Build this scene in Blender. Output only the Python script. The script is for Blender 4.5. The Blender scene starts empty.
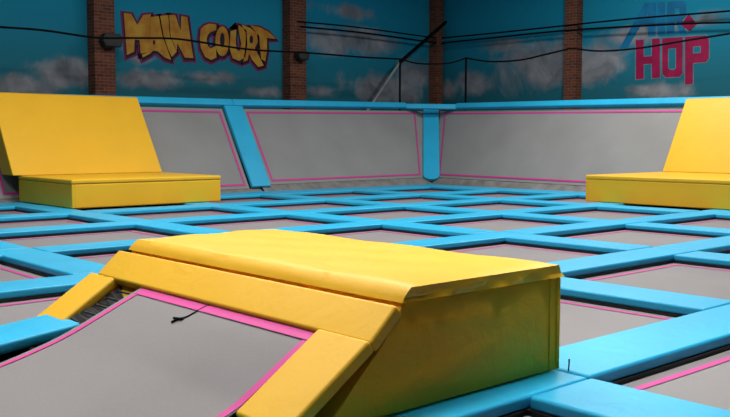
import bpy, bmesh, math, random
from mathutils import Vector, Matrix
random.seed(7)
col = bpy.context.scene.collection
S, B, W = 2.5, 2.118, 0.48          # grid pitch along the two walls and pad width, metres
FL = -0.70                          # building floor below the raised court
K = 0.629                           # outward lean of the sloped walls
YB, XB = 9.72, 8.85                 # foot of the left and right sloped walls
MY, MX = 13.0, 12.6                 # mural walls
# ------------------------------------------------------------------ materials
def new_mat(name, color=(.5, .5, .5), rough=.5, spec=.5):
    m = bpy.data.materials.new(name); m.use_nodes = True
    b = m.node_tree.nodes['Principled BSDF']
    b.inputs['Base Color'].default_value = (*color, 1)
    b.inputs['Roughness'].default_value = rough
    b.inputs['Specular IOR Level'].default_value = spec
    return m, m.node_tree.nodes, m.node_tree.links, b
def noise(n, l, scale, detail=3, vec=None, rough=.5, dist=0.):
    t = n.new('ShaderNodeTexNoise'); t.inputs['Scale'].default_value = scale
    t.inputs['Detail'].default_value = detail; t.inputs['Roughness'].default_value = rough
    t.inputs['Distortion'].default_value = dist
    if vec is not None: l.new(vec, t.inputs['Vector'])
    return t
def ramp(n, l, fac, stops):
    r = n.new('ShaderNodeValToRGB'); l.new(fac, r.inputs['Fac'])
    while len(r.color_ramp.elements) < len(stops): r.color_ramp.elements.new(.5)
    for e, (p, c) in zip(r.color_ramp.elements, stops): e.position = p; e.color = (*c, 1)
    return r
def coords(n, scale=None, l=None, out='Object'):
    tc = n.new('ShaderNodeTexCoord')
    if scale is None: return tc.outputs[out]
    mp = n.new('ShaderNodeMapping'); mp.inputs['Scale'].default_value = scale
    l.new(tc.outputs[out], mp.inputs['Vector']); return mp.outputs['Vector']
def bump(n, l, b, height, strength, dist=.01):
    bp = n.new('ShaderNodeBump'); bp.inputs['Strength'].default_value = strength
    bp.inputs['Distance'].default_value = dist
    l.new(height, bp.inputs['Height']); l.new(bp.outputs['Normal'], b.inputs['Normal']); return bp
def vinyl(name, c, var=.06, rough=.42, wrinkle=.35, spec=.25):
    m, n, l, b = new_mat(name, c, rough, spec)
    v = coords(n)
    t = noise(n, l, 1.7, 4, v)
    lo = tuple(x*(1-var) for x in c); hi = tuple(min(1, x*(1+var)) for x in c)
    r = ramp(n, l, t.outputs['Fac'], [(.3, lo), (.7, hi)])
    l.new(r.outputs['Color'], b.inputs['Base Color'])
    t2 = noise(n, l, 5.5, 5, v, .55, .6)
    bump(n, l, b, t2.outputs['Fac'], wrinkle, .02)
    return m
M = {}
M['blue'] = vinyl('blue_vinyl', (.024, .43, .72), .07)
M['yellow'] = vinyl('yellow_vinyl', (.84, .475, .026), .03, .45, .22)
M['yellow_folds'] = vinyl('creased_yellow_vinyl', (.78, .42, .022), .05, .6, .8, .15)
M['pink'], *_ = new_mat('pink_webbing', (.60, .035, .27), .6)
M['black'], *_ = new_mat('black_steel', (.012, .012, .014), .5)
M['rope'], *_ = new_mat('black_rope', (.004, .004, .005), .9, .1)
M['grey_metal'], *_ = new_mat('galvanised_steel', (.32, .33, .34), .45)
M['cover'], *_ = new_mat('black_net_cover', (.008, .007, .007), .8)
M['skirt'], n, l, b = new_mat('grey_skirt_cloth', (.20, .19, .18), .8)
t = noise(n, l, 4, 3, coords(n)); r = ramp(n, l, t.outputs['Fac'], [(.3, (.15, .145, .14)), (.7, (.26, .25, .24))])
l.new(r.outputs['Color'], b.inputs['Base Color']); bump(n, l, b, t.outputs['Fac'], .7, .02)
def mat_weave(name, c):
    m, n, l, b = new_mat(name, c, .62, .25)
    v = coords(n)
    t = noise(n, l, 1.1, 3, v); t2 = noise(n, l, 90, 2, v)
    mx = n.new('ShaderNodeMix'); mx.data_type = 'FLOAT'; mx.inputs[0].default_value = .35
    l.new(t.outputs['Fac'], mx.inputs[2]); l.new(t2.outputs['Fac'], mx.inputs[3])
    r = ramp(n, l, mx.outputs[0], [(.3, tuple(x*.90 for x in c)), (.7, tuple(x*1.1 for x in c))])
    l.new(r.outputs['Color'], b.inputs['Base Color'])
    bump(n, l, b, t2.outputs['Fac'], .15, .002)
    return m
M['mat'] = mat_weave('grey_woven_mat', (.235, .222, .226))
M['wallmat'] = mat_weave('grey_wall_mat', (.27, .27, .268))
# mural: painted sky with clouds (along-wall position, height, half width, half height)
CL = [(0.27, 2.62, 0.8, 0.31), (2.44, 2.54, 0.93, 0.24), (4.23, 2.67, 0.72, 0.18), (8.65, 4.01, 1.56, 0.34), (10.21, 2.66, 1.43, 0.35), (11.47, 3.13, 0.7, 0.42), (5.77, 2.38, 0.66, 0.16), (-0.63, 2.29, 0.67, 0.26), (7.73, 2.45, 0.66, 0.19), (2.11, 3.11, 0.42, 0.19), (8.84, 4.76, 1.16, 0.22)]
CR = [(9.14, 3.21, 1.47, 0.67), (7.24, 3.2, 0.79, 0.53), (6.35, 3.81, 0.74, 0.23), (11.56, 2.81, 0.86, 0.36), (5.53, 2.34, 0.92, 0.25), (10.42, 3.89, 0.66, 0.23), (12.68, 2.68, 0.42, 0.31), (4.38, 4.03, 0.63, 0.24)]
def mural(name, axis, clouds):
    m, n, l, b = new_mat(name, (.02, .15, .22), .75, .2)
    g = n.new('ShaderNodeNewGeometry'); P = g.outputs['Position']
    t = noise(n, l, .75, 7, P, .62, .5); t2 = noise(n, l, 1.3, 6, P, .6, .6)
    sep = n.new('ShaderNodeSeparateXYZ'); l.new(P, sep.inputs[0])
    mr = n.new('ShaderNodeMapRange'); mr.inputs['From Min'].default_value = 2.0; mr.inputs['From Max'].default_value = 4.2
    l.new(sep.outputs['Z'], mr.inputs['Value'])
    sky = ramp(n, l, mr.outputs['Result'], [(0., (.020, .15, .20)), (.45, (.014, .20, .29)), (1., (.008, .29, .47))])
    best = None
    for (a, z, ra, rz) in clouds:
        s = n.new('ShaderNodeVectorMath'); s.operation = 'SUBTRACT'; l.new(P, s.inputs[0])
        s.inputs[1].default_value = (a, 0, z) if axis == 0 else (0, a, z)
        d = n.new('ShaderNodeVectorMath'); d.operation = 'MULTIPLY'; l.new(s.outputs[0], d.inputs[0])
        d.inputs[1].default_value = (1/ra, 0, 1/rz) if axis == 0 else (0, 1/ra, 1/rz)
        e = n.new('ShaderNodeVectorMath'); e.operation = 'LENGTH'; l.new(d.outputs[0], e.inputs[0])
        if best is None: best = e.outputs['Value']
        else:
            mn = n.new('ShaderNodeMath'); mn.operation = 'SMOOTH_MIN'; mn.inputs[2].default_value = .25
            l.new(best, mn.inputs[0]); l.new(e.outputs['Value'], mn.inputs[1]); best = mn.outputs[0]
    ns = n.new('ShaderNodeMath'); ns.operation = 'MULTIPLY_ADD'; l.new(t.outputs['Fac'], ns.inputs[0]); ns.inputs[1].default_value = -3.6; ns.inputs[2].default_value = 1.8
    ad = n.new('ShaderNodeMath'); ad.operation = 'ADD'; l.new(best, ad.inputs[0]); l.new(ns.outputs[0], ad.inputs[1])
    cm = n.new('ShaderNodeMapRange'); cm.interpolation_type = 'SMOOTHSTEP'; l.new(ad.outputs[0], cm.inputs['Value'])
    cm.inputs['From Min'].default_value = 1.35; cm.inputs['From Max'].default_value = .35; cm.inputs['To Max'].default_value = .92
    ctone = ramp(n, l, t2.outputs['Fac'], [(.3, (.13, .14, .16)), (.7, (.42, .42, .46))])
    mx = n.new('ShaderNodeMix'); mx.data_type = 'RGBA'
    l.new(cm.outputs['Result'], mx.inputs[0]); l.new(sky.outputs['Color'], mx.inputs[6]); l.new(ctone.outputs['Color'], mx.inputs[7])
    l.new(mx.outputs[2], b.inputs['Base Color'])
    return m
M['mural_l'] = mural('sky_mural_left', 0, CL)
M['mural_r'] = mural('sky_mural_right', 1, CR)
def brick():
    m, n, l, b = new_mat('red_brick', (.2, .08, .05), .85, .2)
    tc = n.new('ShaderNodeTexCoord'); sep = n.new('ShaderNodeSeparateXYZ'); l.new(tc.outputs['Object'], sep.inputs[0])
    ad = n.new('ShaderNodeMath'); l.new(sep.outputs['X'], ad.inputs[0]); l.new(sep.outputs['Y'], ad.inputs[1])
    cb = n.new('ShaderNodeCombineXYZ'); l.new(ad.outputs[0], cb.inputs['X']); l.new(sep.outputs['Z'], cb.inputs['Y'])
    t = n.new('ShaderNodeTexBrick'); l.new(cb.outputs[0], t.inputs['Vector'])
    t.inputs['Scale'].default_value = 1; t.inputs['Brick Width'].default_value = .225; t.inputs['Row Height'].default_value = .075
    t.inputs['Mortar Size'].default_value = .008; t.inputs['Color1'].default_value = (.21, .062, .030, 1)
    t.inputs['Color2'].default_value = (.115, .036, .022, 1); t.inputs['Mortar'].default_value = (.17, .12, .10, 1)
    nz = noise(n, l, 16, 3, tc.outputs['Object'])
    sp = ramp(n, l, nz.outputs['Fac'], [(.62, (0, 0, 0)), (.75, (.6, .6, .6))])
    mx = n.new('ShaderNodeMix'); mx.data_type = 'RGBA'; l.new(sp.outputs['Color'], mx.inputs[0])
    l.new(t.outputs['Color'], mx.inputs[6]); mx.inputs[7].default_value = (.32, .24, .20, 1)
    l.new(mx.outputs[2], b.inputs['Base Color']); bump(n, l, b, t.outputs['Fac'], .4, .01)
    return m
M['brick'] = brick()
M['concrete'], n, l, b = new_mat('dark_concrete', (.07, .07, .075), .8)
t = noise(n, l, 2, 5, coords(n)); r = ramp(n, l, t.outputs['Fac'], [(.3, (.05, .05, .052)), (.7, (.10, .10, .10))]); l.new(r.outputs['Color'], b.inputs['Base Color'])
def paint(name, c, c2=None):
    m, n, l, b = new_mat(name, c, .6, .3)
    t = noise(n, l, 3.2, 4, coords(n)); c2 = c2 or tuple(x*.75 for x in c)
    r = ramp(n, l, t.outputs['Fac'], [(.38, c2), (.62, c)]); l.new(r.outputs['Color'], b.inputs['Base Color'])
    return m
M['graf'] = paint('orange_letter_paint', (.62, .34, .035), (.50, .19, .02))
M['graf_dark'] = paint('dark_purple_paint', (.022, .008, .022))
M['graf_pink'] = paint('magenta_edge_paint', (.20, .02, .13))
M['hop'] = paint('crimson_letter_paint', (.40, .008, .085))
M['air'] = paint('blue_letter_paint', (.008, .22, .48))
M['pale'] = paint('pale_edge_paint', (.18, .30, .36))
M['speaker'], *_ = new_mat('black_speaker_plastic', (.012, .013, .015), .55)
M['grille'], *_ = new_mat('dark_speaker_grille', (.035, .035, .03), .7)
# ------------------------------------------------------------------ mesh helpers
def finish(bm, name, m, parent=None, loc=None, smooth=True, sharp=48):
    me = bpy.data.meshes.new(name)
    bmesh.ops.recalc_face_normals(bm, faces=bm.faces)
    for f in bm.faces: f.smooth = smooth
    if smooth:
        for e in bm.edges:
            if len(e.link_faces) == 2 and e.calc_face_angle(0) > math.radians(sharp): e.smooth = False
    bm.to_mesh(me); bm.free(); me.materials.append(m)
    o = bpy.data.objects.new(name, me); col.objects.link(o)
    if parent is not None: o.parent = parent
    if loc is not None: o.location = loc
    return o
def wn(o):
    md = o.modifiers.new('normals', 'WEIGHTED_NORMAL'); md.keep_sharp = True; return o
def hexa(bm, P, bev=.012, seg=3):
    """P: 8 points, bottom ring 0-3 then top ring 4-7"""
    v = [bm.verts.new(p) for p in P]
    fs = [bm.faces.new([v[i] for i in q]) for q in ((3, 2, 1, 0), (4, 5, 6, 7), (0, 1, 5, 4), (1, 2, 6, 5), (2, 3, 7, 6), (3, 0, 4, 7))]
    if bev:
        es = list({e for f in fs for e in f.edges})
        bmesh.ops.bevel(bm, geom=es, offset=bev, segments=seg, profile=.5, affect='EDGES')
def box(bm, x0, x1, y0, y1, z0, z1, bev=.012, seg=3):
    hexa(bm, [(x0, y0, z0), (x1, y0, z0), (x1, y1, z0), (x0, y1, z0), (x0, y0, z1), (x1, y0, z1), (x1, y1, z1), (x0, y1, z1)], bev, seg)
def slab(bm, O, U, V, N, bev=.012, seg=3):
    """box with corner O and edge vectors U, V and thickness vector N"""
    O, U, V, N = map(Vector, (O, U, V, N))
    hexa(bm, [O, O+U, O+U+V, O+V, O+N, O+U+N, O+U+V+N, O+V+N], bev, seg)
def prism(bm, prof, axis_vec, bev=0):
    a = [bm.verts.new(p) for p in prof]; b_ = [bm.verts.new(Vector(p)+Vector(axis_vec)) for p in prof]
    fs = [bm.faces.new(a), bm.faces.new(b_[::-1])]
    k = len(a)
    for i in range(k): fs.append(bm.faces.new([a[i], b_[i], b_[(i+1) % k], a[(i+1) % k]]))
    if bev: bmesh.ops.bevel(bm, geom=list({e for f in fs for e in f.edges}), offset=bev, segments=3, profile=.5, affect='EDGES')
def tube(bm, pts, r, n=8, cap=True):
    pts = [Vector(p) for p in pts]; rings = []
    for i, p in enumerate(pts):
        d = (pts[min(i+1, len(pts)-1)] - pts[max(i-1, 0)]).normalized()
        u = d.cross(Vector((0, 0, 1)))
        if u.length < .05: u = d.cross(Vector((1, 0, 0)))
        u.normalize(); v = d.cross(u)
        rings.append([bm.verts.new(p + (u*math.cos(2*math.pi*k/n) + v*math.sin(2*math.pi*k/n))*r) for k in range(n)])
    for a, b_ in zip(rings, rings[1:]):
        for k in range(n): bm.faces.new([a[k], a[(k+1) % n], b_[(k+1) % n], b_[k]])
    if cap: bm.faces.new(rings[0][::-1]); bm.faces.new(rings[-1])
def spline(pts, sub=6):
    P = [Vector(p) for p in pts]; P = [2*P[0]-P[1]] + P + [2*P[-1]-P[-2]]; out = []
    for i in range(1, len(P)-2):
        for k in range(sub):
            t = k/sub
            out.append(.5*((2*P[i]) + (P[i+1]-P[i-1])*t + (2*P[i-1]-5*P[i]+4*P[i+1]-P[i+2])*t*t + (3*P[i]-P[i-1]-3*P[i+1]+P[i+2])*t**3))
    out.append(P[-2]); return out
def thing(name, label, cat, loc=(0, 0, 0), group=None):
    o = bpy.data.objects.new(name, None); col.objects.link(o); o.location = loc; o.empty_display_size = .2
    o['label'] = label; o['category'] = cat
    if group: o['group'] = group
    return o
def tag(o, label, cat, group=None):
    o['label'] = label; o['category'] = cat
    if group: o['group'] = group
    return o
def rebase(o, base):
    """give a mesh built in world coordinates its origin at base"""
    base = Vector(base); o.data.transform(Matrix.Translation(-base)); o.location = base; return o
def under(o, root):
    """parent a world-built mesh to a thing without moving it"""
    o.data.transform(Matrix.Translation(-root.location)); o.parent = root; return o
def struct(o): o['kind'] = 'structure'; return o
ORD = ['zeroth', 'first', 'second', 'third', 'fourth', 'fifth', 'sixth', 'seventh', 'eighth', 'ninth', 'tenth']
# ------------------------------------------------------------------ camera
CP = Vector((-8.100, -6.640, 1.113)); FPX = 896.57
yaw, pit, rol = 0.84223838, -0.0761665, 0.00203256
fw = Vector((math.cos(pit)*math.cos(yaw), math.cos(pit)*math.sin(yaw), math.sin(pit)))
rt = Vector((math.sin(yaw), -math.cos(yaw), 0)); upv = rt.cross(fw)
rt2 = rt*math.cos(rol) + upv*math.sin(rol); up2 = upv*math.cos(rol) - rt*math.sin(rol)
cd = bpy.data.cameras.new('camera'); cam = bpy.data.objects.new('camera', cd); col.objects.link(cam)
mm = Matrix((rt2, up2, -fw)).transposed().to_4x4(); mm.translation = CP; cam.matrix_world = mm
cd.sensor_width = 36; cd.lens = FPX/730*36; cd.clip_end = 200; cd.clip_start = .05
bpy.context.scene.camera = cam
def in_view(p, mx=70):
    d = Vector(p)-CP; z = d.dot(fw)
    if z < .4: return False
    x = 365+FPX*d.dot(rt2)/z; y = 208.5-FPX*d.dot(up2)/z
    return -mx < x < 730+mx and -mx < y < 417+mx
D = {"ML":{"letter_m":[[[1.838,4.067],[2.029,4.062],[2.179,3.819],[2.339,4.067],[2.537,4.109],[2.447,3.196],[2.252,3.155],[2.229,3.471],[2.105,3.474],[2.084,3.189],[1.898,3.097]]],"letter_a":[[[2.536,4.038],[2.749,4.081],[2.836,3.636],[3.071,3.052],[2.895,3.101],[2.708,3.24],[2.588,3.249],[2.507,3.172],[2.308,3.065],[2.283,3.134],[2.441,3.191],[2.487,3.538]],[[2.647,3.443],[2.64,3.406],[2.622,3.382],[2.601,3.381],[2.584,3.402],[2.578,3.438],[2.585,3.475],[2.603,3.498],[2.625,3.5],[2.641,3.479]]],"letter_i":[[[2.784,4.085],[3.007,4.129],[3.039,3.628],[3.226,3.267],[3.086,3.125],[3.006,3.265],[2.868,3.639]]],"letter_n":[[[3.028,4.131],[3.198,4.147],[3.345,3.773],[3.364,4.138],[3.532,4.129],[3.596,3.696],[3.687,3.138],[3.447,3.135],[3.243,3.474],[3.226,3.291],[3.061,3.63]]],"letter_c":[[[3.88,3.644],[3.912,3.868],[4.014,3.963],[4.16,4.025],[4.365,4.018],[4.363,3.881],[4.201,3.818],[4.112,3.736],[4.076,3.634],[4.109,3.463],[4.196,3.406],[4.353,3.492],[4.355,3.192],[4.207,3.12],[4.032,3.184],[3.905,3.399]]],"letter_o":[[[4.743,3.629],[4.731,3.511],[4.7,3.403],[4.653,3.315],[4.595,3.258],[4.531,3.235],[4.467,3.25],[4.411,3.3],[4.367,3.38],[4.339,3.483],[4.33,3.598],[4.342,3.715],[4.372,3.822],[4.418,3.909],[4.476,3.967],[4.54,3.991],[4.603,3.978],[4.66,3.929],[4.705,3.849],[4.734,3.745]],[[4.61,3.649],[4.604,3.577],[4.588,3.516],[4.564,3.474],[4.536,3.457],[4.509,3.47],[4.486,3.508],[4.472,3.568],[4.467,3.638],[4.473,3.71],[4.49,3.772],[4.513,3.814],[4.541,3.83],[4.568,3.818],[4.591,3.78],[4.606,3.72]]],"letter_u":[[[4.791,3.891],[4.965,3.943],[4.943,3.623],[4.975,3.422],[5.06,3.402],[5.115,3.585],[5.041,3.911],[5.027,4.063],[5.273,3.955],[5.301,3.598],[5.236,3.259],[5.049,3.145],[4.844,3.209],[4.753,3.457]]],"letter_r":[[[5.12,4.083],[5.399,4.017],[5.603,3.905],[5.632,3.674],[5.536,3.511],[5.63,3.362],[5.819,3.073],[5.643,3.024],[5.454,3.195],[5.346,3.369],[5.313,3.187],[5.172,3.127],[5.245,3.568],[5.257,3.877]],[[5.487,3.728],[5.479,3.673],[5.457,3.631],[5.427,3.615],[5.397,3.627],[5.375,3.665],[5.368,3.719],[5.376,3.773],[5.399,3.815],[5.429,3.832],[5.458,3.819],[5.48,3.781]]],"letter_t":[[[5.399,4.082],[5.684,4.067],[5.972,3.973],[6.231,3.797],[5.922,3.8],[5.929,3.486],[5.869,3.181],[5.74,3.238],[5.696,3.6],[5.682,3.833]]]},"HOP":{"letter_h":[[[6.113,3.685],[5.889,3.68],[5.877,3.247],[5.646,3.252],[5.658,3.679],[5.435,3.675],[5.406,2.697],[5.629,2.693],[5.64,3.061],[5.872,3.057],[5.861,2.689],[6.085,2.687]]],"letter_o":[[[5.369,3.675],[4.818,3.659],[4.791,2.779],[4.863,2.694],[5.241,2.691],[5.343,2.783]],[[5.203,3.405],[4.986,3.403],[4.972,2.921],[5.016,2.874],[5.138,2.876],[5.188,2.924]]],"letter_p":[[[4.755,3.658],[4.216,3.647],[4.137,3.554],[4.122,3.101],[4.195,3.01],[4.53,3.007],[4.514,2.497],[4.718,2.491]],[[4.543,3.407],[4.336,3.403],[4.33,3.235],[4.537,3.235]]]},"AIR":{"letter_a":[[[5.882,4.602],[5.573,4.58],[5.559,3.745],[5.775,3.751],[5.784,4.065],[5.966,4.07],[6.117,3.843],[6.352,3.512],[6.583,3.517],[6.239,4.057]],[[5.791,4.392],[5.786,4.216],[5.885,4.218]]],"letter_i":[[[5.528,4.575],[5.325,4.565],[5.3,3.738],[5.509,3.746]]],"letter_r":[[[5.265,4.558],[4.84,4.535],[4.759,4.453],[4.75,4.162],[4.839,4.074],[4.71,3.722],[4.895,3.729],[5.012,4.054],[5.052,4.055],[5.042,3.731],[5.24,3.736]],[[5.062,4.389],[4.928,4.379],[4.923,4.216],[5.057,4.222]]]},"ACC":[[4.672,4.203],[4.456,3.941],[4.633,3.788],[4.875,3.956]],"ropeL":[[-2.087,11.08,3.265],[-0.913,11.08,3.277],[0.218,11.08,3.217],[1.006,11.08,3.267],[2.011,11.08,3.332],[2.72,11.08,3.308],[4.075,11.08,3.233],[5.869,11.08,3.269],[7.527,11.08,3.274],[8.976,11.08,3.31]],"ropeC":[[8.976,11.08,3.31],[9.26,10.788,3.201],[9.544,10.497,3.173],[9.92,10.111,3.197],[10.22,9.803,3.329]],"ropeR":[[10.22,9.803,3.329],[10.22,8.958,3.182],[10.22,7.963,3.157],[10.22,7.182,3.242],[10.22,6.615,3.312],[10.22,6.354,3.329],[10.22,5.593,3.214],[10.22,4.54,3.206],[10.22,3.354,3.289],[10.22,1.808,3.386]],"cabL":[[[6.661,12.64,4.261],[8.713,12.64,4.289],[12.004,12.64,4.233]],[[6.762,12.64,4.138],[9.091,12.64,4.152],[12.006,12.64,4.082]]],"cabR":[[[12.28,12.649,4.255],[12.28,10.349,4.223],[12.28,7.607,4.209],[12.28,5.818,4.19],[12.28,2.549,4.111]],[[12.28,12.647,4.103],[12.28,10.347,4.094],[12.28,8.249,4.081],[12.28,6.387,4.018],[12.28,4.49,3.928],[12.28,2.539,3.822]]],"brace":[[8.969,12.2,2.127],[10.056,12.2,3.363],[11.975,12.2,4.673]]}
# ------------------------------------------------------------------ the setting
bm = bmesh.new(); box(bm, -14, MX+.3, -12, MY+.3, FL-.2, FL, 0); struct(finish(bm, 'floor', M['concrete'], smooth=False))
bm = bmesh.new(); box(bm, -14, MX+.3, MY, MY+.3, FL, 7.5, 0); struct(finish(bm, 'wall_left', M['mural_l'], smooth=False))
bm = bmesh.new(); box(bm, MX, MX+.3, -12, MY, FL, 7.5, 0); struct(finish(bm, 'wall_right', M['mural_r'], smooth=False))
def pillar(x0, x1, y0, y1, label):
    bm = bmesh.new(); box(bm, x0, x1, y0, y1, FL, 7.4, .006, 1)
    o = rebase(finish(bm, 'brick_pillar', M['brick'], smooth=False), ((x0+x1)/2, (y0+y1)/2, FL))
    tag(o, label, 'pillar', 'brick pillars against the mural walls')
pillar(.93, 1.43, 12.63, MY-.002, 'brick pillar at the far left, left of the orange MAIN lettering')
pillar(6.44, 6.98, 12.65, MY-.002, 'brick pillar just right of the orange COURT lettering')
pillar(12.06, 12.34, 12.65, MY-.002, 'dark brick pillar standing in the corner where the two mural walls meet')
pillar(12.3, MX-.002, 7.74, 8.12, 'brick pillar on the right mural wall, between the corner and the crimson lettering')
# painted lettering
def fill(loops, to3, name, m, parent, grow=0., off=0., shift=(0, 0)):
    bm = bmesh.new(); edges = []
    for li, lp in enumerate(loops):
        P = [Vector((a, b_)) for a, b_ in lp]; k = len(P)
        area = sum(P[i].x*P[(i+1) % k].y - P[(i+1) % k].x*P[i].y for i in range(k))
        if area < 0: P = P[::-1]
        g = grow if li == 0 else -grow
        if li and grow > .03: continue
        Q = []
        for i in range(k):
            d1 = (P[i]-P[i-1]).normalized(); d2 = (P[(i+1) % k]-P[i]).normalized()
            n1 = Vector((d1.y, -d1.x)); n2 = Vector((d2.y, -d2.x)); nn = n1+n2
            nn = nn.normalized() if nn.length > .2 else n1
            Q.append(P[i] + nn*g*min(1.5, 1/max(.5, nn.dot(n1))) + Vector(shift))
        vs = [bm.verts.new(to3(q.x, q.y, off)) for q in Q]
        for i in range(k): edges.append(bm.edges.new((vs[i], vs[(i+1) % k])))
    bmesh.ops.triangle_fill(bm, use_beauty=True, use_dissolve=False, edges=edges)
    r = bmesh.ops.extrude_face_region(bm, geom=list(bm.faces))
    d = Vector(to3(0, 0, .003)) - Vector(to3(0, 0, 0))
    bmesh.ops.translate(bm, verts=[e for e in r['geom'] if isinstance(e, bmesh.types.BMVert)], vec=-d)
    o = finish(bm, name, m, smooth=False)
    return under(o, parent)
toL = lambda a, z, off: (a, MY-.004-off, z)
toR = lambda a, z, off: (MX-.004-off, a, z)
t = thing('graffiti_lettering', 'orange graffiti words MAIN COURT with dark purple outline on the left mural', 'wall lettering', (3.9, MY-.004, 3.3))
for k, lp in D['ML'].items():
    o = fill(lp, toL, k, M['graf'], t, 0, .010)
    if len(lp[0]) > 3:
        e = fill([lp[0]] if len(lp) == 1 or k == 'letter_a' else lp, toL, 'outline', M['graf_dark'], t, .042, .006, (.012, -.03))
        e2 = fill([lp[0]], toL, 'glow', M['graf_pink'], t, .085, .002, (.0, -.035)); e2.name = 'edge_paint'
        # outline and edge paint belong to the letter
        for q in (e, e2): q.parent = o; q.location = (0, 0, 0)
t = thing('painted_lettering', 'crimson block letters HOP painted low on the right mural', 'wall lettering', (MX-.004, 5, 3))
for k, lp in D['HOP'].items():
    o = fill(lp, toR, k, M['hop'], t, 0, .006); e = fill(lp, toR, 'outline', M['pale'], t, .022, .002); e.parent = o
t = thing('painted_lettering', 'blue block letters AIR painted above the crimson letters on the right mural', 'wall lettering', (MX-.004, 5, 3.9))
for k, lp in D['AIR'].items(): fill(lp, toR, k, M['air'], t, 0, .006)
fill([D['ACC']], toR, 'star', M['hop'], t, 0, .012)['label'] = 'small crimson star shape at the end of the blue letters'
# ------------------------------------------------------------------ trampolines and their pads
jit = random.Random(3)
GB = 'grey trampoline beds of the court'; GP = 'blue foam pads between the beds'
def bed_label(i, j):
    a, b_ = 5-j, 4-i
    if (i, j) == (-2, -1): return 'inclined'
    return f'grey trampoline bed, {ORD[a]} row from left sloped wall, {ORD[b_]} row from right sloped wall'
def ring(bm, x0, x1, y0, y1, w, z0, z1):
    for q in ((x0, x1, y0, y0+w), (x0, x1, y1-w, y1), (x0, x0+w, y0+w, y1-w), (x1-w, x1, y0+w, y1-w)): box(bm, *q, z0, z1, 0)
def trampoline(i, j):
    x0, x1, y0, y1 = (i-1)*S+W, i*S, (j-1)*B+W, j*B
    cx, cy = (x0+x1)/2, (y0+y1)/2
    t = thing('trampoline', bed_label(i, j), 'trampoline', (cx, cy, FL), GB)
    e = .15
    bm = bmesh.new(); ring(bm, x0-e, x1+e, y0-e, y1+e, e, -.100, -.066)
    for sx in (x0-e, x1+e-.06):
        for sy in (y0-e, y1+e-.06): box(bm, sx, sx+.06, sy, sy+.06, FL, -.100, 0)
    under(finish(bm, 'frame', M['black'], smooth=False), t)
    bm = bmesh.new(); g = .015; zc = -.086; n = 10; grid = []
    for a in range(n+1):
        row = []
        for c in range(n+1):
            u, v = a/n, c/n
            sag = .022*math.sin(math.pi*u)*math.sin(math.pi*v)
            row.append(bm.verts.new((x0+g+(x1-x0-2*g)*u, y0+g+(y1-y0-2*g)*v, zc-sag)))
        grid.append(row)
    for a in range(n):
        for c in range(n): bm.faces.new([grid[a][c], grid[a+1][c], grid[a+1][c+1], grid[a][c+1]])
    r = bmesh.ops.extrude_face_region(bm, geom=list(bm.faces))
    bmesh.ops.translate(bm, verts=[q for q in r['geom'] if isinstance(q, bmesh.types.BMVert)], vec=(0, 0, -.006))
    under(finish(bm, 'jumping_mat', M['mat']), t)
    bm = bmesh.new(); p = .085; w = .04; nn = 12
    def strip(a, b_, nrm):
        a, b_, nrm = Vector(a), Vector(b_), Vector(nrm)*w; prev = None
        for k in range(nn+1):
            q = a.lerp(b_, k/nn); q2 = q+nrm
            def z(pt):
                u = (pt.x-x0-g)/(x1-x0-2*g); v = (pt.y-y0-g)/(y1-y0-2*g)
                return zc-.022*math.sin(math.pi*u)*math.sin(math.pi*v)+.0045
            cur = (bm.verts.new((q.x, q.y, z(q))), bm.verts.new((q2.x, q2.y, z(q2))))
            if prev: bm.faces.new([prev[0], cur[0], cur[1], prev[1]])
            prev = cur
    strip((x0+p, y0+p, 0), (x1-p, y0+p, 0), (0, 1, 0)); strip((x0+p, y1-p, 0), (x1-p, y1-p, 0), (0, -1, 0))
    strip((x0+p, y0+p+w, 0), (x0+p, y1-p-w, 0), (1, 0, 0)); strip((x1-p, y0+p+w, 0), (x1-p, y1-p-w, 0), (-1, 0, 0))
    under(finish(bm, 'webbing', M['pink'], smooth=False), t)
    return t
def pad(x0, x1, y0, y1, label, top=0., th=.066, mat='blue', loc=None, group=GP, bev=.018):
    dz = jit.uniform(-.007, .0) + top
    bm = bmesh.new(); box(bm, x0+.005, x1-.005, y0+.005, y1-.005, top-th, dz, bev, 3)
    o = rebase(finish(bm, 'foam_pad', M[mat]), ((x0+x1)/2, (y0+y1)/2, dz-th)); wn(o)
    return tag(o, label, 'pad', group)
PW = .93    # wide perimeter pad
for i in range(-3, 4):
    for j in range(-2, 5):
        x0, x1, y0, y1 = (i-1)*S+W, i*S, (j-1)*B+W, j*B
        vis = any(in_view((x0+(x1-x0)*a/4, y0+(y1-y0)*c/4, -.1)) for a in range(5) for c in range(5))
        if vis and (i, j) != (-2, -1) and not (i <= 0 and j == 4 and i < -1): trampoline(i, j)
for i in range(-3, 4):
    for j in range(-3, 5):
        # pads running along the left wall (X); each spans one cell and its node
        x0, x1, y0, y1 = (i-1)*S+W, i*S+W, j*B, j*B+(PW if j == 4 else W)
        if i == 3: x1 = i*S
        a, b_ = 5-j, 4-i
        if any(in_view((x0+(x1-x0)*q/6, (y0+y1)/2, 0), 40) for q in range(7)):
            if (i, j) == (-2, -1): x0 = -6.0
            where = 'wide blue pad at the foot of the left sloped wall' if j == 4 else f'blue pad parallel to left wall, {ORD[a]} line out'
            pad(x0, x1, y0, y1, f'{where}, {ORD[b_]} from the right wall')
        # pads running along the right wall (Y)
        x0, x1, y0, y1 = i*S, i*S+(PW if i == 3 else W), (j-1)*B+W, j*B
        if i == 3: y0, y1 = (j-1)*B, j*B
        if any(in_view(((x0+x1)/2, y0+(y1-y0)*q/6, 0), 40) for q in range(7)):
            where = 'wide blue pad at the foot of the right sloped wall' if i == 3 else f'blue pad parallel to right wall, {ORD[b_]} line out'
            pad(x0, x1, y0, y1, f'{where}, {ORD[a]} from the left wall')
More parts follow.
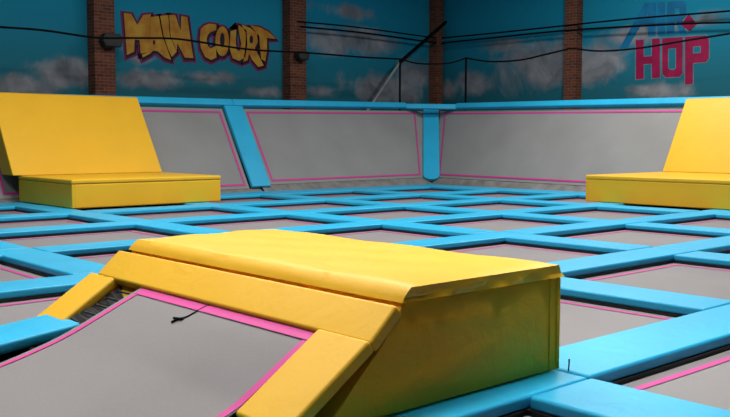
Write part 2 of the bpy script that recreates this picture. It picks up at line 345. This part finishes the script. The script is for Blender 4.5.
pad(3*S, 3*S+PW, 4*B, 4*B+PW, 'square blue pad in the court corner where the two sloped walls meet')
# ------------------------------------------------------------------ sloped walls
nL = Vector((0, -1, K)).normalized()    # faces the court
nR = Vector((-1, 0, K)).normalized()
def PL(x, z, d=0.): return Vector((x, YB+K*z, z)) + nL*d
def PR(y, z, d=0.): return Vector((XB+K*z, y, z)) + nR*d
def quad_slab(bm, P4, n, d0, d1, bev=.012):
    hexa(bm, [p+n*d0 for p in P4]+[p+n*d1 for p in P4], bev)
def wall_panel(P, n, s, z, ext, label):
    """s: four along-positions (bl, br, tr, tl) of the mat, z likewise"""
    base = P(s[0], 0); t = thing('sloped_wall_trampoline', label, 'wall trampoline', (base.x, base.y, FL), 'grey sloped wall trampolines')
    bm = bmesh.new(); q = [P(a, b_) for a, b_ in zip(s, z)]; qm = list(q)
    al = (q[1]-q[0]).normalized(); qm[1] = q[1]+al*ext; qm[2] = q[2]+al*ext*1.15; qm[0] = q[0]+(q[0]-q[1]).normalized()*(ext if n.x else 0); qm[3] = q[3]+(q[3]-q[2]).normalized()*(ext if n.x else 0)
    c = sum(q, Vector())/4; N = 14; rows = []
    for i in range(N+1):
        row = []
        for j in range(N+1):
            u, v = i/N, j/N
            p = (qm[0]*(1-u)+qm[1]*u)*(1-v) + (qm[3]*(1-u)+qm[2]*u)*v
            row.append(bm.verts.new(p + n*(.03-.015*math.sin(math.pi*u)*math.sin(math.pi*v))))
        rows.append(row)
    for i in range(N):
        for j in range(N): bm.faces.new([rows[i][j], rows[i+1][j], rows[i+1][j+1], rows[i][j+1]])
    r = bmesh.ops.extrude_face_region(bm, geom=list(bm.faces))
    bmesh.ops.translate(bm, verts=[e for e in r['geom'] if isinstance(e, bmesh.types.BMVert)], vec=-n*.008)
    under(finish(bm, 'jumping_mat', M['wallmat']), t)
    # pink webbing just inside the edge
    bm = bmesh.new(); w = .045
    ins = []
    for k in range(4):
        d1 = (q[(k+1) % 4]-q[k]).normalized(); d2 = (q[k-1]-q[k]).normalized()
        ins.append((q[k]+(d1+d2)*.075, q[k]+(d1+d2)*(.075+w)))
    for k in range(4):
        a, b_, c2, d_ = ins[k][0], ins[(k+1) % 4][0], ins[(k+1) % 4][1], ins[k][1]
        def bil(pt):   # follow the belly of the mat
            U = (pt-q[0]).dot((q[1]-q[0]).normalized())/(q[1]-q[0]).length; V = (pt-q[0]).dot((q[3]-q[0]).normalized())/(q[3]-q[0]).length
            U = min(max(U, 0), 1); V = min(max(V, 0), 1)
            return pt + n*(.041-.010*math.sin(math.pi*U)*math.sin(math.pi*V))
        prev = None
        for m_ in range(17):
            f_ = m_/16; cur = (bm.verts.new(bil(a.lerp(b_, f_))), bm.verts.new(bil(d_.lerp(c2, f_))))
            if prev: bm.faces.new([prev[0], cur[0], cur[1], prev[1]])
            prev = cur
    under(finish(bm, 'webbing', M['pink'], smooth=False), t)
    # steel frame behind and crumpled grey skirt at the foot
    bm = bmesh.new()
    for k in range(4):
        tube(bm, [q[k]-n*.03, q[(k+1) % 4]-n*.03], .035, 8)
    for f_ in (0.02, .5, .98):
        top = q[3].lerp(q[2], f_)-n*.06; bot = Vector((top.x, top.y, FL)); tube(bm, [top, bot], .03, 8)
    for k in (0, 1):
        tube(bm, [q[k]-n*.03, Vector((q[k].x, q[k].y, FL))-Vector((n.x, n.y, 0))*.05], .03, 8)
    under(finish(bm, 'frame', M['black']), t)
    bm = bmesh.new(); rr = random.Random(5); N = 60; A, Bp = P(s[0]-(.27 if s[0] < s[1] else -.2), 0), P(s[1]+(.27 if s[0] < s[1] else -.06), 0)
    prev = None; along = (Bp-A).normalized(); hz = Vector((n.x, n.y, 0)).normalized()
    for k in range(N+1):
        f_ = k/N; p0 = A.lerp(Bp, f_); zt = z[0]*(1-f_)+z[1]*f_
        top = P(0, zt); topp = Vector((p0.x if n.x == 0 else top.x, p0.y if n.y == 0 else top.y, zt)) + n*(.012+rr.uniform(0, .012))
        mid = p0 + Vector((0, 0, zt*.45)) + hz*rr.uniform(.02, .075); bot = p0 + hz*(.16+rr.uniform(-.03, .03)) + Vector((0, 0, -.055))
        cur = [bm.verts.new(v) for v in (topp, mid, bot)]
        if prev:
            for m_ in range(2): bm.faces.new([prev[m_], cur[m_], cur[m_+1], prev[m_+1]])
        prev = cur
    under(finish(bm, 'skirt', M['skirt']), t)['label'] = 'crumpled grey cloth skirt'
    return t
p_ = .07
wall_panel(PL, nL, (-2.3, 3.10-.0, 3.12, -2.3), (.03, .03, 1.80, 1.78), 0, 'grey sloped wall trampoline between the left yellow ramp and the slanting blue divider')
wall_panel(PL, nL, (3.68, 8.56, 9.44, 3.68), (.10, .13, 1.90, 1.81), .2, 'grey sloped wall trampoline between the blue divider and the corner post')
wall_panel(PR, nR, (9.60, -.5, -.5, 10.45), (.13, .05, 1.76, 1.90), .10, 'dark grey sloped wall trampoline right of the corner post, behind the right yellow box')
def wall_pad(P, n, s, z, label, name='foam_pad', th=.09, d0=.03, group='blue pads along the sloped walls'):
    bm = bmesh.new(); quad_slab(bm, [P(a, b_) for a, b_ in zip(s, z)], n, d0, d0+th, .022)
    o = finish(bm, name, M['blue']); wn(o); rebase(o, P(s[0], z[0])); return tag(o, label, 'pad', group)
wall_pad(PL, nL, (3.13, 3.63, 3.65, 3.15), (.03, .03, 1.84, 1.84), 'slanting blue divider pad between the two grey panels of the left wall')
# top rails
wall_pad(PL, nL, (-2.3, 3.395, 3.395, -2.3), (1.80, 1.83, 1.975, 1.93), 'blue top rail pad over the left wall, from yellow ramp to divider', th=.12)
wall_pad(PL, nL, (3.40, 9.02, 9.02, 3.40), (1.83, 1.93, 2.06, 1.975), 'long blue top rail pad over the left wall, from divider to corner', th=.12)
wall_pad(PR, nR, (-.5, 9.95, 9.95, -.5), (1.79, 1.915, 2.045, 1.94), 'long blue top rail pad over the right sloped wall', th=.12)
A_ = PL(9.03, 1.93, .03); A2 = PL(9.03, 2.06, .03); B_ = PR(9.96, 1.91, .03); B2 = PR(9.96, 2.045, .03)
dn = Vector((-1, -1, .45)).normalized()
bm = bmesh.new(); quad_slab(bm, [A_, B_, B2, A2], dn, 0, .11, .022); o = wn(finish(bm, 'foam_pad', M['blue'])); rebase(o, A_)
tag(o, 'short blue rail pad cutting across the corner above the corner post', 'pad', 'blue pads along the sloped walls')
# corner post pad, rounded foot
bm = bmesh.new(); prof = []
cb = Vector((XB-.16, YB-.16, 0)); ct = Vector((XB+K*1.97-.16, YB+K*1.97-.16, 1.97)); ax = (ct-cb).normalized(); sd = Vector((1, -1, 0)).normalized(); h = .215; cb += sd*-.02; ct += sd*-.02; L_ = (ct-cb).length
pts = [(-h, L_), (-h, .20)] + [(-h*math.cos(a), .20-.14*math.sin(a)) for a in [math.pi*k/10 for k in range(1, 10)]] + [(h, .20), (h, L_)]
nrm = sd.cross(ax).normalized()
if nrm.dot(Vector((-1, -1, 0))) < 0: nrm = -nrm
prism(bm, [cb+sd*a+ax*b_ for a, b_ in pts], nrm*.10, .02)
o = wn(finish(bm, 'foam_pad', M['blue'])); rebase(o, cb); tag(o, 'upright blue corner post pad with rounded foot between the left and right sloped walls', 'pad', 'blue pads along the sloped walls')
# ------------------------------------------------------------------ yellow boxes with ramps at the walls
def yellow_box(x0, x1, y0, y1, h, label, front):
    t = thing('padded_box', label, 'padded box', ((x0+x1)/2, (y0+y1)/2, 0), 'yellow padded boxes at the walls')
    bm = bmesh.new(); box(bm, x0, x1, y0, y1, .002, h-.075, .02); wn(under(finish(bm, 'body', M['yellow']), t))
    bm = bmesh.new(); e = .008; box(bm, x0-e, x1+e, y0-e, y1+e, h-.072, h, .022); wn(under(finish(bm, 'top_pad', M['yellow']), t))
    bm = bmesh.new()
    (box(bm, x0+.05, x0+.062, y0-.006, y0+.01, .01, h-.08, .003) if front == 'y' else box(bm, x0-.006, x0+.01, y1-.062, y1-.05, .01, h-.08, .003))
    under(finish(bm, 'seam', M['yellow']), t)
    return t
yellow_box(-2.05, .75, 7.20, 9.46, .47, 'low yellow padded box in front of the left sloped wall', 'y')
yellow_box(5.86, 8.60, .12, 2.93, .485, 'low yellow padded box in front of the right sloped wall', 'x')
def wedge(prof, vec, label, base):
    bm = bmesh.new(); prism(bm, prof, vec, .02); o = wn(finish(bm, 'padded_ramp', M['yellow'])); rebase(o, base)
    tag(o, label, 'ramp', 'yellow padded ramps leaning on the walls')
wedge([(-2.2, 9.31, .472), (-2.2, 10.30, 1.975), (-2.2, 10.42, 1.99), (-2.2, 10.72, 1.83), (-2.2, 9.85, .472)], (2.95, 0, 0), 'large yellow ramp rising from the left yellow box against the left wall', (-.7, 9.6, .472))
wedge([(8.52, 2.93, .487), (9.38, 2.93, 1.975), (9.50, 2.93, 1.99), (9.84, 2.93, 1.83), (9.0, 2.93, .487)], (0, -2.81, 0), 'large yellow ramp rising from the right yellow box against the right wall', (8.8, 1.5, .487))
# ------------------------------------------------------------------ foreground yellow box
XN, XF, YR, YL, H = -5.56, -4.54, -4.06, -1.72, .522
t = thing('padded_vault_box', 'big yellow padded box with slanting front in the foreground', 'padded box', (-5.0, -2.9, 0))
bm = bmesh.new()
prof = [(XF, .002), (XF, .458), (-5.58, .458), (-5.715, .285), (-5.87, .14), (-6.0, .002)]
prism(bm, [(x, YR, z) for x, z in prof], (0, YL-YR, 0), .012)
bmesh.ops.subdivide_edges(bm, edges=[e for e in bm.edges if e.calc_length() > .1], cuts=3, use_grid_fill=True)
under(finish(bm, 'body', M['yellow_folds']), t)
# zip seam on the right face
bm = bmesh.new(); box(bm, XF-.075, XF-.063, YR-.006, YR+.01, .01, .455, .003); box(bm, XF-.02, XF+.006, YR-.008, YR+.01, .004, .455, .005)
under(finish(bm, 'seam', M['yellow_folds']), t)
# top pad with sagging, creased rim
bm = bmesh.new(); rr = random.Random(11); nx, ny = 30, 60
x0, x1, y0, y1 = XN+.01, XF-.012, YR-.008, YL-.015
def ph(a): return math.sin(a*5.1+.7)*.5+math.sin(a*11.3+2)*.3+math.sin(a*23.7)*.2
top = [[bm.verts.new((x0+(x1-x0)*i/nx, y0+(y1-y0)*j/ny, H+.004*math.sin(i*.5)*math.sin(j*.3)-(.006 if i in (0, nx) or j in (0, ny) else 0))) for j in range(ny+1)] for i in range(nx+1)]
for i in range(nx):
    for j in range(ny): bm.faces.new([top[i][j], top[i+1][j], top[i+1][j+1], top[i][j+1]])
border = [(i, 0) for i in range(nx)]+[(nx, j) for j in range(ny)]+[(i, ny) for i in range(nx, 0, -1)]+[(0, j) for j in range(ny, 0, -1)]
prev_ring = [top[i][j] for i, j in border]
for lev, (dz, out) in enumerate(((.018, .022), (.040, .042), (.060, .052))):
    cur = []
    for k, (i, j) in enumerate(border):
        v = top[i][j].co; right = (j == 0); amp = (.007 if right else .001)*(1+lev*.5)
        ox = (-1 if i == 0 else 1 if i == nx else 0); oy = (-1 if j == 0 else 1 if j == ny else 0)
        w_ = ph(v.x*3+v.y*1.3+lev*.35)*amp
        cur.append(bm.verts.new((v.x+ox*((out if ox < 0 else out*.55)+w_*.8), v.y+oy*(w_ if oy < 0 else out*.35), H-.006-dz+w_*.25)))
    for k in range(len(border)):
        k2 = (k+1) % len(border); bm.faces.new([prev_ring[k], cur[k], cur[k2], prev_ring[k2]])
    prev_ring = cur
bm.faces.new(prev_ring)
o = under(finish(bm, 'top_pad', M['yellow'], sharp=32), t)
# slanting front pad
def sloped(bm, xa, za, xb, zb, ya, yb, th, bev=.016):
    d = Vector((xb-xa, 0, zb-za)); n_ = Vector((-d.z, 0, d.x)).normalized()
    if n_.z < 0: n_ = -n_
    slab(bm, Vector((xa, ya, za))-n_*th, d, (0, yb-ya, 0), n_*th, bev)
bm = bmesh.new(); sloped(bm, -5.628, .453, -5.777, .316, YR-.004, -1.64, .062); wn(under(finish(bm, 'slanted_pad', M['yellow']), t))
# ------------------------------------------------------------------ inclined trampoline with yellow side pads
t = thing('inclined_trampoline', 'grey trampoline sloping up to the big yellow box, with yellow side pads', 'trampoline', (-6.3, -2.9, FL))
pl = [(-5.72, .310), (-5.803, .282), (-6.031, .180), (-6.2, .107), (-6.35, .056), (-6.55, .002), (-6.8, -.05), (-7.0, -.085)]
sp = [Vector((x, 0, z)) for x, z in pl]; sp = spline(sp, 4)
ya, yb = -3.745, -2.165
def twist(x, y): return .055*min(1, max(0, (-5.83-x)/.33))*min(1, max(0, (-2.3-y)/1.3))
def sheet(y0, y1, up, m, name, ny=8, s0=0, s1=None, th=.006):
    bm = bmesh.new(); P = sp[s0:s1]; rows = []
    for p in P: rows.append([bm.verts.new((p.x, y0+(y1-y0)*k/ny, p.z+up-twist(p.x, y0+(y1-y0)*k/ny))) for k in range(ny+1)])
    for a, b_ in zip(rows, rows[1:]):
        for k in range(ny): bm.faces.new([a[k], b_[k], b_[k+1], a[k+1]])
    r = bmesh.ops.extrude_face_region(bm, geom=list(bm.faces))
    bmesh.ops.translate(bm, verts=[e for e in r['geom'] if isinstance(e, bmesh.types.BMVert)], vec=(0, 0, -th))
    return under(finish(bm, name, m), t)
sheet(ya, yb, 0, M['mat'], 'jumping_mat')
sheet(-2.235, -2.20, .004, M['pink'], 'webbing', 1, 3, None, .003); sheet(-3.738, -3.695, .004, M['pink'], 'webbing', 1, 3, None, .003)
bm = bmesh.new(); a, b_ = sp[3], sp[4]+Vector((-.018, 0, -.008))
v = [bm.verts.new(q) for q in ((a.x, -3.738, a.z+.006), (a.x, -2.20, a.z+.006), (b_.x, -2.20, b_.z+.006), (b_.x, -3.738, b_.z+.006))]; bm.faces.new(v)
under(finish(bm, 'webbing', M['pink'], smooth=False), t)
for (y0, y1, lab) in ((-4.064, -3.74, 'right yellow side pad'), (-1.86, -1.55, 'left yellow side pad')):
    bm = bmesh.new()
    if y0 < -3: sloped(bm, -5.775, .330, -6.20, .050, y0, y1, .062)
    else: sloped(bm, -5.765, .322, -6.12, .088, y0, y1, .060)
    o = wn(under(finish(bm, 'side_pad', M['yellow']), t)); o['label'] = lab
bm = bmesh.new(); rr = random.Random(2); prev = None
for k in range(41):      # torn black net cover over the springs, left side
    f_ = k/40; x = -5.74-.75*f_; z = .29-.40*f_+.12*f_*f_
    cur = [bm.verts.new(q) for q in ((x, -1.87, z-.03+rr.uniform(-.01, .012)), (x+rr.uniform(-.01, .01), -2.0, z-.045+rr.uniform(-.02, .02)), (x, -2.09, z-.03+rr.uniform(-.016, .016)), (x, -2.17, z-.012+rr.uniform(-.004, .004)))]
    if prev:
        for m_ in range(3): bm.faces.new([prev[m_], cur[m_], cur[m_+1], prev[m_+1]])
    prev = cur
under(finish(bm, 'spring_cover', M['cover'], smooth=False), t)['label'] = 'torn black net over the springs'
bm = bmesh.new()
for k in range(4):
    x = -5.80-.07*k; z = .27-.42*(-5.74-x)
    tube(bm, [(x, -1.95, z+.004), (x-.02, -2.03, z+.022), (x+.012, -2.12, z+.012), (x-.01, -2.19, z+.006)], .006, 6)
under(finish(bm, 'spring', M['black']), t)
bm = bmesh.new()
for y in (-3.93, -1.70): tube(bm, [(-5.80, y, .20), (-6.0, y, .06), (-6.45, y, -.12), (-7.05, y, -.16)], .024, 8)
for x, z in ((-5.80, .20), (-7.04, -.16)):
    tube(bm, [(x, -3.93, z), (x, -1.70, z)], .024, 8)
    for y in (-3.93, -1.70): tube(bm, [(x, y, z), (x, y, FL)], .03, 8)
under(finish(bm, 'frame', M['black']), t)
# blue pad that carries on from the left side pad
bm = bmesh.new(); sloped(bm, -6.04, .118, -7.0, .01, -2.02, -1.62, .06, .016); o = wn(finish(bm, 'foam_pad', M['blue'])); rebase(o, (-6.5, -1.8, .0))
tag(o, 'short tilted blue pad at the lower end of the left yellow side pad', 'pad')
# strap on the mat and small cord on the blue pad
bm = bmesh.new(); tube(bm, spline([(-5.76, -2.87, .300), (-5.80, -2.86, .286), (-5.87, -2.84, .252), (-5.90, -2.81, .241), (-5.93, -2.79, .226)], 4), .0055, 6)
tube(bm, [(-5.90, -2.815, .243), (-5.905, -2.77, .240)], .006, 6); tube(bm, [(-5.90, -2.815, .243), (-5.895, -2.84, .243)], .006, 6)
o = finish(bm, 'strap', M['rope']); rebase(o, (-5.8, -2.85, .28)); tag(o, 'short black strap lying on the inclined grey mat below the slanted pad', 'strap')
bm = bmesh.new(); tube(bm, [(-4.52, -4.11, 0), (-4.523, -4.115, .03), (-4.515, -4.11, .058)], .004, 6)
o = finish(bm, 'cable_tie', M['rope']); rebase(o, (-4.52, -4.11, 0)); tag(o, 'tiny black cable tie sticking up from the blue pad beside the big yellow box', 'cable tie')
# ------------------------------------------------------------------ posts, ropes, cables, speakers
def post(x, y, z, label):
    bm = bmesh.new(); tube(bm, [(x, y, FL), (x, y, z)], .028, 10); o = finish(bm, 'net_post', M['rope']); rebase(o, (x, y, FL)); tag(o, label, 'post', 'thin black net posts behind the walls')
pL = D['ropeL'][-1]; pR = D['ropeR'][0]
post(pL[0], pL[1], pL[2]+.02, 'thin black post rising behind the top rail left of the corner pillar')
post(pR[0], pR[1], pR[2]+.02, 'thin black post rising behind the top rail right of the corner pillar')
def rope(pts, r, label, cat='rope', m='rope', name='rope', g='black ropes and cables in front of the murals'):
    bm = bmesh.new(); tube(bm, spline(pts, 5), r, 6); o = finish(bm, name, M[m]); rebase(o, pts[0]); return tag(o, label, cat, g)
for k_ in (D['cabR'][0], D['cabR'][1], D['ropeR']):      # carry on along the wall past the court's edge
    k_.append([k_[-1][0], k_[-1][1]-2.5, k_[-1][2]+.12]); k_.append([k_[-1][0], -6.0, k_[-1][2]-.1])
D['ropeL'][:0] = [[-9.0, D['ropeL'][0][1], 3.2], [-4.5, D['ropeL'][0][1], 3.28]]
rope(D['ropeL'], .024, 'black rope running from the left edge across the orange lettering to the left post')
rope(D['ropeC'], .022, 'short sagging black rope between the two posts in front of the corner pillar')
rope(D['ropeR'], .024, 'black rope from the right post sagging past the right pillar and crimson letters')
rope(D['cabL'][0], .022, 'upper of two dark cables on the left mural near the corner', 'cable', name='cable')
rope(D['cabL'][1], .024, 'lower of two dark cables on the left mural near the corner', 'cable', name='cable')
rope(D['cabR'][0], .024, 'upper of two dark cables crossing the right mural', 'cable', name='cable')
rope(D['cabR'][1], .026, 'lower of two dark cables crossing the right mural above the crimson letters', 'cable', name='cable')
a, b_, c = map(Vector, D['brace'])
ft = a + (a-b_)*((a.z-FL)/(b_.z-a.z))
bm = bmesh.new(); tube(bm, [b_, c], .05, 10); o = finish(bm, 'brace', M['rope']); rebase(o, ft); tag(o, 'diagonal brace behind the top rail left of the corner, grey below, dark band above', 'brace')  # dark diagonal band drawn as a black tube above the grey length
bm = bmesh.new(); tube(bm, [ft, b_], .04, 10); under(finish(bm, 'brace_sleeve', M['grey_metal']), o)['label'] = 'grey lower length of the brace'
def speaker(x0, x1, z0, z1, yf, label):
    cx = (x0+x1)/2; t = thing('wall_speaker', label, 'speaker', (cx, 12.63, z0), 'black speakers on the brick pillars')
    ww, hh = x1-x0, z1-z0
    bm = bmesh.new(); pr = [(-.5, .5-.35), (-.36, .5), (.36, .5), (.5, .5-.35), (.42, -.5), (-.36, -.5), (-.5, -.1)]
    prism(bm, [(cx+a*ww, yf, (z0+z1)/2+b_*hh) for a, b_ in pr], (0, .22, 0), .012); wn(under(finish(bm, 'cabinet', M['speaker']), t))
    bm = bmesh.new(); prism(bm, [(cx+a*ww*.78, yf-.006, (z0+z1)/2+(b_-.04)*hh*.78) for a, b_ in pr], (0, .02, 0), .004); under(finish(bm, 'grille', M['grille']), t)
    bm = bmesh.new(); box(bm, cx-.04, cx+.04, yf+.2, 12.66, (z0+z1)/2-.04, (z0+z1)/2+.04, .004); under(finish(bm, 'bracket', M['black']), t)
speaker(1.00, 1.48, 3.20, 3.49, 12.33, 'black wall speaker on the left brick pillar beside the orange lettering')
speaker(6.52, 6.88, 3.24, 3.46, 12.37, 'small black wall speaker on the second brick pillar, right of the lettering')
# ------------------------------------------------------------------ light
def lamp(x, y, z, size, power, c=(1, .97, .93)):
    d = bpy.data.lights.new('ceiling_or_fill_lamp', 'AREA'); d.shape = 'SQUARE'; d.size = size; d.energy = power; d.color = c
    o = bpy.data.objects.new('ceiling_or_fill_lamp', d); col.objects.link(o); o.location = (x, y, z); return o
for x, y, p in ((-1.5, 2.2, 290), (5.5, 1.0, 240), (-2, 5.2, 190), (7.6, 4.2, 260), (2.5, 4.5, 60), (-5.3, .5, 90), (-6.3, 3.5, 130)): lamp(x, y, 6.4, 1.4, p)
for x, y, p, a in ((-5.1, -3.0, 34, 70), (-1.5, -3.2, 60, 90), (3, -2.2, 75, 100), (-8, -2.2, 66, 90)):
    o = lamp(x, y, 6.4, 1.2, p); o.data.spread = math.radians(a)  # narrow-spread fill lamps, added to light the foreground box, ramp and pads
o = lamp(-4.0, -4.75, 6.4, .6, 13); o.data.spread = math.radians(42)  # extra fill lamp, added to brighten the pads beside the big box
w = bpy.data.worlds.new('hall_air'); bpy.context.scene.world = w; w.use_nodes = True
w.node_tree.nodes['Background'].inputs['Color'].default_value = (.62, .80, 1, 1)
w.node_tree.nodes['Background'].inputs['Strength'].default_value = .025
sc = bpy.context.scene
sc.view_settings.view_transform = 'Standard'; sc.view_settings.look = 'None'; sc.view_settings.gamma = 1; sc.view_settings.exposure = .13
sc.view_settings.use_curve_mapping = False
